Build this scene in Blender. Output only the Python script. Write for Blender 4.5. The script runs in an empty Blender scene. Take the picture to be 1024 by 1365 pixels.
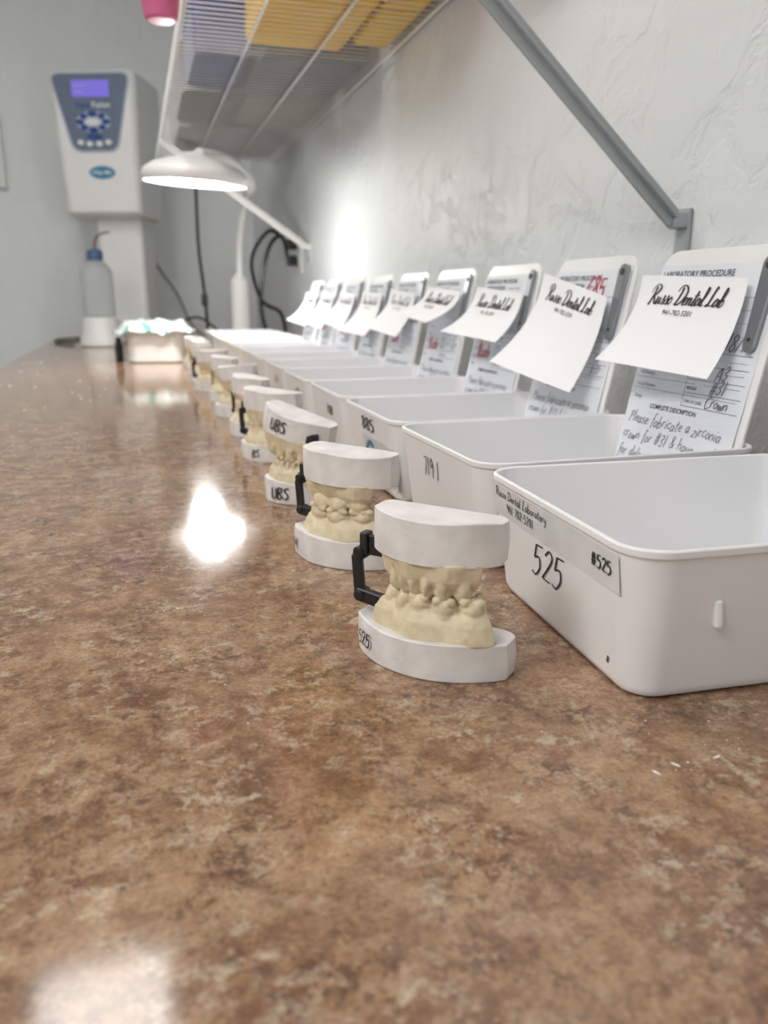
import bpy, bmesh, math, random
from mathutils import Vector, Matrix, noise
random.seed(7)
S=bpy.context.scene
COL=S.collection

# ------------------------------------------------------------ materials
def newmat(name):
    m=bpy.data.materials.new(name); m.use_nodes=True
    nt=m.node_tree; b=nt.nodes.get('Principled BSDF')
    return m,nt,b
def mat(name,col,rough=.5,metal=0,bump=None,var=None,sss=0,trans=0,alpha=1,emit=None,coat=0):
    m,nt,b=newmat(name)
    b.inputs['Base Color'].default_value=(*col,1)
    b.inputs['Roughness'].default_value=rough
    b.inputs['Metallic'].default_value=metal
    if sss:
        b.inputs['Subsurface Weight'].default_value=sss
        b.inputs['Subsurface Radius'].default_value=(.004,.004,.004)
        b.inputs['Subsurface Scale'].default_value=1
    if trans: b.inputs['Transmission Weight'].default_value=trans
    if alpha<1: b.inputs['Alpha'].default_value=alpha
    if coat: b.inputs['Coat Weight'].default_value=coat
    if emit:
        b.inputs['Emission Color'].default_value=(*emit[0],1); b.inputs['Emission Strength'].default_value=emit[1]
    if bump or var:
        tc=nt.nodes.new('ShaderNodeTexCoord')
    if bump:
        n=nt.nodes.new('ShaderNodeTexNoise'); n.inputs['Scale'].default_value=bump[0]; n.inputs['Detail'].default_value=5
        bp=nt.nodes.new('ShaderNodeBump'); bp.inputs['Strength'].default_value=bump[1]; bp.inputs['Distance'].default_value=bump[2]
        nt.links.new(tc.outputs['Object'],n.inputs['Vector']); nt.links.new(n.outputs['Fac'],bp.inputs['Height'])
        nt.links.new(bp.outputs['Normal'],b.inputs['Normal'])
    if var:
        n=nt.nodes.new('ShaderNodeTexNoise'); n.inputs['Scale'].default_value=var[0]; n.inputs['Detail'].default_value=4
        r=nt.nodes.new('ShaderNodeValToRGB'); r.color_ramp.elements[0].position=.35; r.color_ramp.elements[1].position=.65
        r.color_ramp.elements[0].color=(*var[1],1); r.color_ramp.elements[1].color=(*col,1)
        nt.links.new(tc.outputs['Object'],n.inputs['Vector']); nt.links.new(n.outputs['Fac'],r.inputs['Fac'])
        nt.links.new(r.outputs['Color'],b.inputs['Base Color'])
    return m

def counter_mat():
    m,nt,b=newmat('brown_stone_laminate'); N=nt.nodes; L=nt.links
    tc=N.new('ShaderNodeTexCoord')
    def noi(scale,detail,rough=.6,dist=0,off=0):
        mp=N.new('ShaderNodeMapping'); mp.inputs['Location'].default_value=(off,off*.7,0)
        L.new(tc.outputs['Object'],mp.inputs['Vector'])
        n=N.new('ShaderNodeTexNoise'); n.inputs['Scale'].default_value=scale; n.inputs['Detail'].default_value=detail
        n.inputs['Roughness'].default_value=rough; n.inputs['Distortion'].default_value=dist
        L.new(mp.outputs['Vector'],n.inputs['Vector']); return n
    def ramp(src,els):
        r=N.new('ShaderNodeValToRGB'); cr=r.color_ramp
        while len(cr.elements)<len(els): cr.elements.new(.5)
        for e,(p,c) in zip(cr.elements,els): e.position=p; e.color=(*c,1)
        L.new(src,r.inputs['Fac']); return r
    def mix(f,a,bb,mode='MIX'):
        x=N.new('ShaderNodeMix'); x.data_type='RGBA'; x.blend_type=mode
        if isinstance(f,float): x.inputs[0].default_value=f
        else: L.new(f,x.inputs[0])
        L.new(a,x.inputs[6]); L.new(bb,x.inputs[7]); return x.outputs[2]
    def mul(a,bv):
        x=N.new('ShaderNodeMath'); x.operation='MULTIPLY'; L.new(a,x.inputs[0])
        if isinstance(bv,float): x.inputs[1].default_value=bv
        else: L.new(bv,x.inputs[1])
        return x.outputs[0]
    def rgb(c):
        x=N.new('ShaderNodeRGB'); x.outputs[0].default_value=(*c,1); return x.outputs[0]
    base=ramp(noi(66,10,.76,.25).outputs['Fac'],[(.35,(.115,.060,.036)),(.45,(.215,.122,.072)),(.53,(.325,.200,.122)),(.63,(.46,.320,.210))])
    warm=ramp(noi(19,6,.66,.3,3).outputs['Fac'],[(.38,(.185,.092,.056)),(.60,(.41,.268,.160))])
    c=mix(.38,base.outputs['Color'],warm.outputs['Color'])
    lm=ramp(noi(120,8,.76,.2,9).outputs['Fac'],[(.51,(0,0,0)),(.58,(1,1,1))])
    lcl=ramp(noi(34,5,.65,.2,14).outputs['Fac'],[(.44,(0,0,0)),(.58,(1,1,1))])
    c=mix(mul(mul(lm.outputs['Color'],lcl.outputs['Color']),.75),c,rgb((.51,.425,.32)))
    dm=ramp(noi(165,8,.78,.2,5).outputs['Fac'],[(.49,(0,0,0)),(.57,(1,1,1))])
    dm2=ramp(noi(34,6,.7,.3,12).outputs['Fac'],[(.45,(0,0,0)),(.59,(1,1,1))])
    c=mix(mul(mul(dm.outputs['Color'],dm2.outputs['Color']),.75),c,rgb((.075,.043,.033)))
    dp=ramp(noi(320,4,.65,0,21).outputs['Fac'],[(.57,(0,0,0)),(.65,(1,1,1))])
    c=mix(mul(dp.outputs['Color'],.5),c,rgb((.10,.060,.043)))
    fl=ramp(noi(600,3,.6,0,2).outputs['Fac'],[(.35,(.82,.81,.80)),(.65,(1.15,1.14,1.13))])
    c=mix(1.0,c,fl.outputs['Color'],'MULTIPLY')
    L.new(c,b.inputs['Base Color'])
    rr=ramp(noi(9,5,.6,.5,7).outputs['Fac'],[(.3,(.075,)*3),(.7,(.11,)*3)])
    L.new(rr.outputs['Color'],b.inputs['Roughness'])
    bp=N.new('ShaderNodeBump'); bp.inputs['Strength'].default_value=.02; bp.inputs['Distance'].default_value=.0002
    L.new(noi(220,3).outputs['Fac'],bp.inputs['Height']); L.new(bp.outputs['Normal'],b.inputs['Normal'])
    b.inputs['Specular IOR Level'].default_value=.42
    return m
def wall_mat(name,col):
    m,nt,b=newmat(name); N=nt.nodes; L=nt.links
    b.inputs['Base Color'].default_value=(*col,1); b.inputs['Roughness'].default_value=.5
    tc=N.new('ShaderNodeTexCoord')
    n=N.new('ShaderNodeTexNoise'); n.inputs['Scale'].default_value=14; n.inputs['Detail'].default_value=8; n.inputs['Roughness'].default_value=.58; n.inputs['Distortion'].default_value=.5
    r=N.new('ShaderNodeValToRGB'); r.color_ramp.elements[0].position=.45; r.color_ramp.elements[1].position=.53
    n2=N.new('ShaderNodeTexNoise'); n2.inputs['Scale'].default_value=55; n2.inputs['Detail'].default_value=6
    ad=N.new('ShaderNodeMath'); ad.operation='MULTIPLY_ADD'; ad.inputs[1].default_value=.8
    L.new(tc.outputs['Object'],n.inputs['Vector']); L.new(tc.outputs['Object'],n2.inputs['Vector'])
    L.new(n.outputs['Fac'],r.inputs['Fac']); L.new(n2.outputs['Fac'],ad.inputs[0]); L.new(r.outputs['Color'],ad.inputs[2])
    bp=N.new('ShaderNodeBump'); bp.inputs['Strength'].default_value=.42; bp.inputs['Distance'].default_value=.0028
    L.new(ad.outputs[0],bp.inputs['Height']); L.new(bp.outputs['Normal'],b.inputs['Normal'])
    return m

M={}
M['counter']=counter_mat()
M['wall']=wall_mat('textured_white_wall',(.76,.79,.80))
M['ceil']=mat('white_ceiling',(.8,.8,.8),.8,bump=(40,.2,.003))
M['floor']=mat('grey_floor',(.35,.34,.33),.5,var=(3,(.28,.27,.26)))
M['cab']=mat('cabinet_laminate',(.6,.6,.58),.5,var=(5,(.56,.56,.54)))
M['tray']=mat('white_plastic',(.86,.86,.875),.28,sss=.08,var=(12,(.84,.84,.855)))
M['plaster']=mat('white_plaster',(.79,.765,.75),.75,bump=(260,.45,.0008),var=(60,(.66,.63,.62)))
M['stone']=mat('cream_dental_stone',(.74,.64,.45),.5,bump=(420,.25,.0005),var=(110,(.60,.51,.34)))
M['blackp']=mat('black_plastic',(.012,.012,.013),.35,bump=(300,.1,.0002))
M['paper']=mat('white_paper',(.86,.86,.88),.7,bump=(60,.1,.0008))
M['form']=mat('form_paper',(.74,.77,.82),.7,bump=(60,.1,.0006))
M['board']=mat('white_board_plastic',(.82,.82,.82),.35,bump=(50,.05,.0003))
M['ink']=mat('black_ink',(.015,.015,.018),.5,var=(200,(.03,.03,.035)))
M['print']=mat('printed_grey_ink',(.08,.085,.1),.6,var=(200,(.1,.1,.12)))
M['pen']=mat('blue_grey_pen_ink',(.16,.16,.22),.6,var=(200,(.22,.22,.29)))
M['red']=mat('red_ink',(.6,.03,.06),.6,var=(200,(.5,.03,.08)))
M['label']=mat('clear_label',(.70,.71,.73),.12,var=(60,(.75,.76,.78)))
M['bluep']=mat('blue_print',(.02,.20,.36),.5,var=(100,(.03,.24,.42)))
M['steel']=mat('grey_metal',(.30,.31,.33),.32,.7,bump=(200,.1,.0003))
M['hole']=mat('dark_recess',(.03,.03,.035),.5,var=(100,(.04,.04,.045)))
M['bracket']=mat('grey_painted_metal',(.40,.43,.45),.4,.2,bump=(120,.1,.0003))
M['wpaint']=mat('white_enamel',(.78,.78,.77),.35,bump=(100,.05,.0002))
M['wire']=mat('white_vinyl_wire',(.80,.81,.80),.4,var=(20,(.74,.75,.74)))
M['wplast']=mat('ivory_plastic',(.78,.79,.78),.35,var=(8,(.75,.76,.75)))
M['panel']=mat('slate_panel',(.13,.17,.25),.35,var=(20,(.12,.155,.23)))
M['screen']=mat('violet_screen',(.08,.07,.4),.3,emit=((.20,.16,.65),.6),var=(90,(.1,.08,.38)))
M['btn']=mat('blue_button',(.012,.05,.24),.35,var=(60,(.015,.06,.28)))
M['btnw']=mat('white_button',(.75,.76,.78),.35,var=(60,(.7,.71,.73)))
M['silver']=mat('silver_trim',(.42,.47,.56),.3,.2,var=(60,(.38,.43,.52)))
M['yellow']=mat('yellow_plastic',(.92,.58,.005),.4,var=(6,(.88,.50,.005)))
M['yellow2']=mat('orange_plastic',(.90,.22,.02),.4,var=(6,(.8,.18,.02)))
M['redp']=mat('red_plastic',(.62,.04,.04),.4,var=(6,(.5,.03,.03)))
M['pink']=mat('pink_plastic',(.85,.20,.42),.35,trans=.25,var=(10,(.78,.17,.36)))
M['olive']=mat('olive_plastic',(.13,.13,.06),.5,var=(10,(.10,.10,.05)))
M['blueb']=mat('blue_plastic',(.02,.05,.24),.4,var=(10,(.02,.04,.18)))
M['greyb']=mat('grey_plastic',(.05,.065,.085),.5,var=(10,(.04,.05,.065)))
M['purple']=mat('brown_purple_plastic',(.07,.03,.03),.5,var=(10,(.06,.025,.025)))
M['clear']=mat('translucent_plastic',(.70,.74,.75),.35,trans=.6,alpha=.75,var=(15,(.66,.70,.71)))
M['bag']=mat('thin_plastic_film',(.62,.66,.65),.4,alpha=.95,bump=(30,.4,.004))
M['teal']=mat('teal_print',(.06,.26,.23),.5,var=(30,(.09,.32,.28)))
M['metalbox']=mat('pale_enamel_metal',(.78,.775,.76),.6,.0,var=(10,(.75,.745,.73)))
M['bluecap']=mat('blue_cap',(.05,.11,.22),.5,var=(40,(.06,.13,.26)))
M['redtube']=mat('red_tube',(.16,.03,.03),.4,var=(40,(.13,.03,.03)))
M['lampglow']=mat('lamp_diffuser',(1,1,1),.5,emit=((1,.98,.94),24),var=(40,(.98,.98,.98)))
M['ceilglow']=mat('ceiling_light_diffuser',(1,1,1),.5,emit=((1,.97,.93),14),var=(40,(.98,.98,.98)))
M['dust']=mat('plaster_dust',(.85,.83,.80),.8,var=(300,(.8,.78,.75)))

# ------------------------------------------------------------ mesh builder
class MB:
    def __init__(s): s.v=[]; s.f=[]; s.mi=[]
    def add(s,vs,fs,mi=0):
        o=len(s.v); s.v+= [tuple(p) for p in vs]; s.f+=[tuple(i+o for i in f) for f in fs]; s.mi+=[mi]*len(fs)
    def frombm(s,bm,mi=0,xf=None):
        bm.verts.ensure_lookup_table(); bm.verts.index_update()
        vs=[(xf@v.co if xf else v.co.copy()) for v in bm.verts]
        s.add(vs,[[v.index for v in f.verts] for f in bm.faces],mi); bm.free()
    def box(s,c,d,bev=0,seg=2,mi=0,xf=None,rot=None):
        bm=bmesh.new(); bmesh.ops.create_cube(bm,size=1)
        bmesh.ops.scale(bm,vec=d,verts=bm.verts)
        if bev: bmesh.ops.bevel(bm,geom=bm.edges[:],offset=bev,segments=seg,profile=.5,affect='EDGES')
        m=Matrix.Translation(c)
        if rot is not None: m=m@rot
        if xf: m=xf@m
        s.frombm(bm,mi,m)
    def lathe(s,prof,n=32,mi=0,xf=None,cap=True):
        vs=[];fs=[]
        for r,z in prof:
            for i in range(n):
                a=2*math.pi*i/n; vs.append(Vector((r*math.cos(a),r*math.sin(a),z)))
        for k in range(len(prof)-1):
            for i in range(n):
                j=(i+1)%n; fs.append((k*n+i,k*n+j,(k+1)*n+j,(k+1)*n+i))
        if cap: fs.append(tuple(range(n))[::-1]); fs.append(tuple((len(prof)-1)*n+i for i in range(n)))
        if xf: vs=[xf@v for v in vs]
        s.add(vs,fs,mi)
    def tube(s,pts,r,n=10,mi=0,smooth=6,ribs=0):
        P=catmull([Vector(p) for p in pts],smooth) if smooth else [Vector(p) for p in pts]
        vs=[];fs=[]; prev=None
        for k,p in enumerate(P):
            t=(P[min(k+1,len(P)-1)]-P[max(k-1,0)]).normalized()
            a=prev if prev else (Vector((0,0,1)) if abs(t.z)<.9 else Vector((1,0,0)))
            x=(a-t*a.dot(t)).normalized(); y=t.cross(x); prev=x
            rr=r*(1+(.14 if ribs and k%2 else 0))
            for i in range(n):
                an=2*math.pi*i/n; vs.append(p+x*rr*math.cos(an)+y*rr*math.sin(an))
        for k in range(len(P)-1):
            for i in range(n):
                j=(i+1)%n; fs.append((k*n+i,k*n+j,(k+1)*n+j,(k+1)*n+i))
        fs.append(tuple(range(n))[::-1]); fs.append(tuple((len(P)-1)*n+i for i in range(n)))
        s.add(vs,fs,mi)
    def loft(s,rings,mi=0,capa=True,capb=True):
        n=len(rings[0]); vs=[p for r in rings for p in r]; fs=[]
        for k in range(len(rings)-1):
            for i in range(n):
                j=(i+1)%n; fs.append((k*n+i,k*n+j,(k+1)*n+j,(k+1)*n+i))
        if capa: fs.append(tuple(range(n))[::-1])
        if capb: fs.append(tuple((len(rings)-1)*n+i for i in range(n)))
        s.add(vs,fs,mi)
    def marks(s,mk,fn,mi):
        vs,fs=mk; s.add([fn(x,y) for x,y in vs],fs,mi)
    def obj(s,name,mats,parent=None,loc=None,rotz=0,smooth=True,ang=35,wn=True,label=None,category=None,group=None,kind=None):
        me=bpy.data.meshes.new(name); me.from_pydata(s.v,[],s.f)
        for m in mats: me.materials.append(m)
        for p,mi in zip(me.polygons,s.mi): p.material_index=mi; p.use_smooth=smooth
        me.update()
        if smooth: me.set_sharp_from_angle(angle=math.radians(ang))
        o=bpy.data.objects.new(name,me); COL.objects.link(o)
        if smooth and wn:
            q=o.modifiers.new('wn','WEIGHTED_NORMAL'); q.keep_sharp=True; q.weight=90
        if parent: o.parent=parent
        if loc: o.location=loc
        o.rotation_euler[2]=rotz
        tag(o,label,category,group,kind); return o
def tag(o,label=None,category=None,group=None,kind=None):
    if label:o['label']=label
    if category:o['category']=category
    if group:o['group']=group
    if kind:o['kind']=kind
def empty(name,loc=(0,0,0),rotz=0,**k):
    o=bpy.data.objects.new(name,None); o.empty_display_size=.02; COL.objects.link(o)
    o.location=loc; o.rotation_euler[2]=rotz; tag(o,**k); return o
def copytree(src,loc=None,rotz=None):
    c=src.copy(); COL.objects.link(c)
    for ch in [x for x in bpy.data.objects if x.parent==src]:
        d=ch.copy(); COL.objects.link(d); d.parent=c
    if loc is not None: c.location=loc
    if rotz is not None: c.rotation_euler[2]=rotz
    return c
def catmull(P,n):
    out=[]
    for i in range(len(P)-1):
        p0=P[max(i-1,0)];p1=P[i];p2=P[i+1];p3=P[min(i+2,len(P)-1)]
        for k in range(n):
            t=k/n
            out.append(.5*((2*p1)+(p2-p0)*t+(2*p0-5*p1+4*p2-p3)*t*t+(3*p1-p0-3*p2+p3)*t**3))
    out.append(P[-1]); return out
def rrect(x0,x1,y0,y1,r,z,n=8):
    out=[]
    for cx,cy,a0 in ((x1-r,y1-r,0),(x0+r,y1-r,90),(x0+r,y0+r,180),(x1-r,y0+r,270)):
        for i in range(n+1):
            a=math.radians(a0+90*i/n); out.append(Vector((cx+r*math.cos(a),cy+r*math.sin(a),z)))
    return out

# ------------------------------------------------------------ writing
_tc={}
def text(s,size=1,shear=0,x=0,y=0,bold=0,sx=1):
    key=(s,shear,bold)
    if key not in _tc:
        cu=bpy.data.curves.new('t','FONT'); cu.body=s; cu.shear=shear; cu.offset=bold; cu.resolution_u=3
        o=bpy.data.objects.new('t',cu); COL.objects.link(o)
        dg=bpy.context.evaluated_depsgraph_get(); dg.update()
        me=bpy.data.meshes.new_from_object(o.evaluated_get(dg))
        _tc[key]=([(v.co.x,v.co.y) for v in me.vertices],[tuple(p.vertices) for p in me.polygons])
        bpy.data.objects.remove(o); bpy.data.meshes.remove(me); bpy.data.curves.remove(cu)
    vs,fs=_tc[key]
    return ([(x+a*size*sx,y+b*size) for a,b in vs],fs)
F={
'a':(.5,['.42,.4 .22,.5 .06,.25 .18,0 .38,.2 .42,.48 .4,.1 .52,.03']),
'b':(.48,['.08,1 .06,.02 .2,0 .42,.22 .3,.48 .08,.3']),
'c':(.42,['.4,.4 .22,.5 .06,.25 .2,0 .42,.08']),
'd':(.52,['.42,.4 .22,.5 .06,.25 .18,0 .38,.2 .44,1 .42,.1 .52,.03']),
'e':(.44,['.04,.2 .38,.32 .25,.5 .06,.25 .2,0 .44,.1']),
'f':(.36,['.4,.9 .28,1 .2,.8 .2,-.3','.05,.48 .38,.48']),
'g':(.46,['.42,.4 .22,.5 .06,.25 .2,.02 .4,.25 .42,.48 .38,-.35 .12,-.32']),
'h':(.46,['.08,1 .06,0','.06,.3 .25,.5 .38,.35 .4,0']),
'i':(.2,['.1,.48 .1,.05 .2,0','.1,.68 .12,.73']),
'k':(.42,['.08,1 .06,0','.35,.48 .08,.22 .38,0']),
'l':(.22,['.1,1 .08,.05 .22,0']),
'm':(.6,['.05,.48 .05,0','.05,.3 .2,.5 .28,.3 .28,0','.28,.3 .43,.5 .52,.3 .54,0']),
'n':(.46,['.05,.48 .05,0','.05,.3 .22,.5 .36,.35 .4,.02']),
'o':(.46,['.25,.5 .06,.25 .25,0 .42,.25 .25,.5']),
'p':(.46,['.08,.48 .04,-.4','.06,.35 .28,.5 .42,.25 .25,0 .06,.1']),
'r':(.36,['.06,.48 .06,0','.06,.3 .2,.5 .34,.46']),
's':(.36,['.32,.46 .14,.50 .08,.38 .28,.20 .26,.03 .0,.04']),
't':(.34,['.18,.85 .16,.05 .32,0','.03,.55 .36,.58']),
'u':(.48,['.06,.48 .08,.08 .25,0 .4,.2 .42,.48','.42,.48 .42,.05 .5,0']),
'v':(.42,['.04,.48 .2,0 .4,.5']),
'w':(.56,['.04,.48 .15,0 .28,.4 .4,0 .54,.5']),
'y':(.44,['.06,.48 .1,.12 .36,.2','.4,.48 .3,-.2 .08,-.35']),
'z':(.42,['.05,.46 .38,.46 .05,0 .42,.02']),
'R':(.66,['.15,.95 .1,0','-.05,.7 .2,1.02 .55,.85 .4,.55 .15,.5','.25,.52 .5,.1 .7,0']),
'D':(.7,['.18,.95 .12,.05','-.05,.8 .25,1.02 .62,.7 .55,.2 .12,0 0,.1']),
'L':(.6,['.35,.95 .22,1.0 .18,.6 .1,.05 .0,.05 .2,.02 .6,.06']),
'P':(.55,['.12,.95 .08,0','.0,.8 .3,1 .5,.75 .12,.48']),
'C':(.6,['.55,.85 .3,1 .06,.5 .25,0 .58,.15']),
'A':(.6,['0,0 .28,1 .55,0','.1,.38 .46,.38']),
'B':(.55,['.08,1 .06,0 .35,.02 .45,.25 .1,.52 .38,.6 .38,.95 .05,1']),
'S':(.5,['.45,.88 .25,1 .08,.75 .4,.35 .25,0 .03,.1']),
'U':(.6,['.06,1 .08,.2 .28,0 .48,.2 .5,1']),
'O':(.6,['.3,1 .05,.5 .3,0 .55,.5 .3,1']),
'W':(.8,['.03,1 .2,0 .38,.7 .55,0 .75,1']),
'N':(.6,['.06,0 .06,1','.06,1 .5,0','.5,0 .5,1']),
'M':(.7,['.06,0 .1,1','.1,1 .32,.3','.32,.3 .58,1','.58,1 .62,0']),
'0':(.5,['.25,1 .05,.5 .25,0 .45,.5 .25,1']),
'1':(.3,['.15,1 .13,0']),
'2':(.5,['.05,.8 .25,1 .42,.75 .05,.03','.05,.03 .48,.03']),
'3':(.5,['.08,.9 .3,1 .4,.75 .18,.52 .42,.3 .25,0 .05,.1']),
'4':(.5,['.3,1 .04,.4 .46,.4','.36,.7 .34,0']),
'5':(.52,['.1,.98 .08,.55','.08,.55 .32,.62 .42,.3 .25,0 .02,.06','.1,.98 .46,1']),
'6':(.5,['.4,.98 .1,.5 .1,.1 .35,.02 .42,.3 .12,.35']),
'7':(.48,['.03,.97 .42,.97','.42,.97 .18,0']),
'8':(.5,['.4,.85 .2,1 .1,.75 .4,.3 .25,0 .06,.25 .38,.7 .4,.88']),
'9':(.5,['.42,.75 .2,.98 .08,.7 .25,.5 .42,.75 .36,0']),
'#':(.6,['.2,1 .12,0','.42,1 .34,0','.02,.66 .56,.66','0,.34 .54,.34']),
'/':(.35,['.32,1 0,-.05']),'-':(.35,['.05,.45 .3,.45']),
'&':(.6,['.5,.05 .15,.75 .3,1 .38,.75 .08,.25 .25,0 .52,.4']),' ':(.32,[]),
}
FS={
'R':(.60,['.22,.95 .16,.5 .04,-.08','-.12,.62 -.02,.92 .28,1.08 .56,.92 .44,.62 .16,.50','.20,.50 .34,.30 .50,.02 .64,.06']),
'D':(.66,['.24,.95 .18,.4 .08,.02','-.12,.72 .05,1.0 .40,1.05 .66,.70 .50,.18 .16,-.03 -.04,.06']),
'L':(.52,['.46,.92 .34,1.05 .24,.75 .14,.10 -.02,.0 .04,.10 .24,.04 .56,.10']),
'u':(.42,['-.02,.05 .06,.42','.06,.42 .04,.06 .14,.0 .30,.38','.30,.38 .28,.05 .42,.05']),
's':(.32,['-.02,.05 .10,.20 .20,.50','.20,.50 .20,.34 .30,.14 .20,.0 .04,.03','.20,.0 .34,.07']),
'o':(.40,['.20,.42 .02,.22 .12,.0 .30,.16 .20,.42']),
'e':(.32,['-.02,.06 .20,.22 .20,.42 .04,.28 .08,.0 .32,.08']),
'n':(.42,['.0,.40 .04,.40 .02,.0','.03,.18 .20,.42 .26,.24 .26,.02 .42,.06']),
't':(.26,['.0,.06 .16,.80','.16,.80 .06,.06 .14,.0 .28,.08','-.04,.52 .32,.58']),
'a':(.40,['.28,.34 .14,.42 .0,.16 .08,.0 .24,.14 .30,.40','.30,.40 .26,.06 .40,.06']),
'l':(.22,['-.02,.06 .20,.70 .20,.98 .10,.90 .04,.10 .10,.0 .24,.08']),
'b':(.36,['-.02,.06 .20,.70 .20,.98 .10,.90 .02,.10 .14,.0 .28,.18 .20,.38 .08,.26']),
' ':(.20,[]),
}
def hand(s,size,x=0,y=0,shear=.18,w=.07,jit=.0,seed=1,sx=1,font=None,gap=.05):
    rnd=random.Random(seed); V=[];Fc=[]; cx=0; FF=font or F
    for ch in s:
        adv,strs=FF.get(ch,(.3,[]))
        jy=rnd.uniform(-jit,jit)
        for st in strs:
            P=[Vector((float(q.split(',')[0]),float(q.split(',')[1])+jy)) for q in st.split()]
            P=[Vector((cx+p.x+shear*p.y,p.y)) for p in P]
            C=catmull(P,5) if len(P)>2 else [P[0],(P[0]+P[1])/2,P[1]]
            b=len(V)
            for k,p in enumerate(C):
                t=C[min(k+1,len(C)-1)]-C[max(k-1,0)]
                if t.length<1e-6: t=Vector((1,0))
                t.normalize(); n=Vector((-t.y,t.x))
                ww=w*.5*(.75+.5*abs(t.y)) if not font else w*.5*(.5+.8*max(0,-t.y))
                V.append((x+(p.x+n.x*ww)*size*sx,y+(p.y+n.y*ww)*size)); V.append((x+(p.x-n.x*ww)*size*sx,y+(p.y-n.y*ww)*size))
            for k in range(len(C)-1):
                Fc.append((b+2*k,b+2*k+1,b+2*k+3,b+2*k+2))
        cx+=adv+(0 if font else gap)
    return (V,Fc)
def script(s,size,x,y,w=.13,sx=1): return hand(s,size,x,y,.28,w,sx=sx,font=FS)
def bar(x0,y0,x1,y1): return ([(x0,y0),(x1,y0),(x1,y1),(x0,y1)],[(0,1,2,3)])

# ------------------------------------------------------------ room
WX=.46; BY=3.3; FZ=-.9; CZ=1.55; LX=-2.4; NY=-2.2
def slab(name,c,d,m,**k):
    b=MB(); b.box(c,d); return b.obj(name,[m],smooth=False,kind='structure',**k)
slab('wall_right',(WX+.05,(NY+BY)/2,(FZ+CZ)/2),(.1,BY-NY+.2,CZ-FZ),M['wall'],label='textured off-white wall beside the worktop')
slab('wall_back',((LX+WX)/2-.0,BY+.05,(FZ+CZ)/2),(WX-LX,.1,CZ-FZ),M['wall'],label='pale textured wall at the end of the worktop')
slab('wall_left',(LX-.05,(NY+BY)/2,(FZ+CZ)/2),(.1,BY-NY+.2,CZ-FZ),M['wall'],label='plain pale wall')
slab('wall_front',((LX+WX)/2,NY-.05,(FZ+CZ)/2),(WX-LX,.1,CZ-FZ),M['wall'],label='plain pale wall')
slab('floor',((LX+WX)/2,(NY+BY)/2,FZ-.05),(WX-LX+.2,BY-NY+.2,.1),M['floor'],label='grey floor')
slab('ceiling',((LX+WX)/2,(NY+BY)/2,CZ+.05),(WX-LX+.2,BY-NY+.2,.1),M['ceil'],label='white ceiling')
b=MB(); b.box(((-.3+WX)/2,1.35,-.02),(WX+.3,3.9,.04),.008,6)
b.obj('worktop',[M['counter']],smooth=False,label='long brown stone-look laminate worktop along the wall',category='countertop')
cabE=empty('base_cabinet',(0,0,FZ),label='plain base cabinet carrying the worktop',category='cabinet')
b=MB(); b.box((.08,1.33,(.86)/2),(.68,3.80,.86),.004); b.obj('body',[M['cab']],cabE)
for i in range(6):
    b=MB(); b.box((-.27,-.25+i*.64,.44),(.02,.6,.74),.004); d=b.obj('door',[M['cab']],cabE)
    b=MB(); b.tube([(-.28,-.03+i*.64,.6),(-.305,-.03+i*.64,.61),(-.305,-.03+i*.64,.7),(-.28,-.03+i*.64,.71)],.004); b.obj('handle',[M['steel']],d)
def ceil_light(x0,x1,y0,y1):
    e=empty('ceiling_light',((x0+x1)/2,(y0+y1)/2,CZ),label='white framed ceiling light panel',category='ceiling light',group='ceiling light panels')
    w=x1-x0;l=y1-y0
    b=MB()
    for c,d in (((-w/2-.01,0,-.015),(.02,l+.04,.03)),((w/2+.01,0,-.015),(.02,l+.04,.03)),((0,-l/2-.01,-.015),(w,.02,.03)),((0,l/2+.01,-.015),(w,.02,.03))):
        b.box(c,d,.002)
    b.obj('frame',[M['wpaint']],e)
    b=MB(); b.box((0,0,-.012),(w,l,.01)); b.obj('diffuser',[M['ceilglow']],e,smooth=False)
ceil_light(-.36,-.05,.84,1.84)
ceil_light(-1.6,-1.0,-.9,.5)

# ------------------------------------------------------------ trays
TL=.152; PITCH=.156; TX0=.170; TX1=.354; TH=.063; INS=.0078
XL=TX1-TX0
def tray_mesh():
    b=MB(); R=[]
    for z,ins,r in ((0,.0135,.010),(.0012,.0098,.012),(.0048,INS,.013),(.059,.0014,.0165),(.0600,.0004,.017),(.0624,.0003,.017),(.0630,.0008,.0167),(.0630,.0018,.0160),(.0624,.0025,.0155),(.011,.0092,.012),(.0055,.0115,.010),(.0035,.017,.007)):
        R.append(rrect(ins,XL-ins,ins,TL-ins,r,z))
    b.loft(R)
    b.box((.038,.0034,.036),(.0030,.0034,.0105),.001,2,rot=Matrix.Rotation(math.radians(-6),4,'X'))
    return b
def face_fn(off=.0003):
    def fn(a,bz):
        ins=INS-(INS-.0014)*(bz-.0048)/.0542
        return Vector((ins-off,TL-a,bz))
    return fn
tray_ys=[.381+PITCH*i for i in range(13)]
tlabels={0:'white plastic case tray with label strip and handwritten 525',1:'white plastic case tray marked 719',2:'white plastic case tray marked 885 with logo label'}
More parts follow.
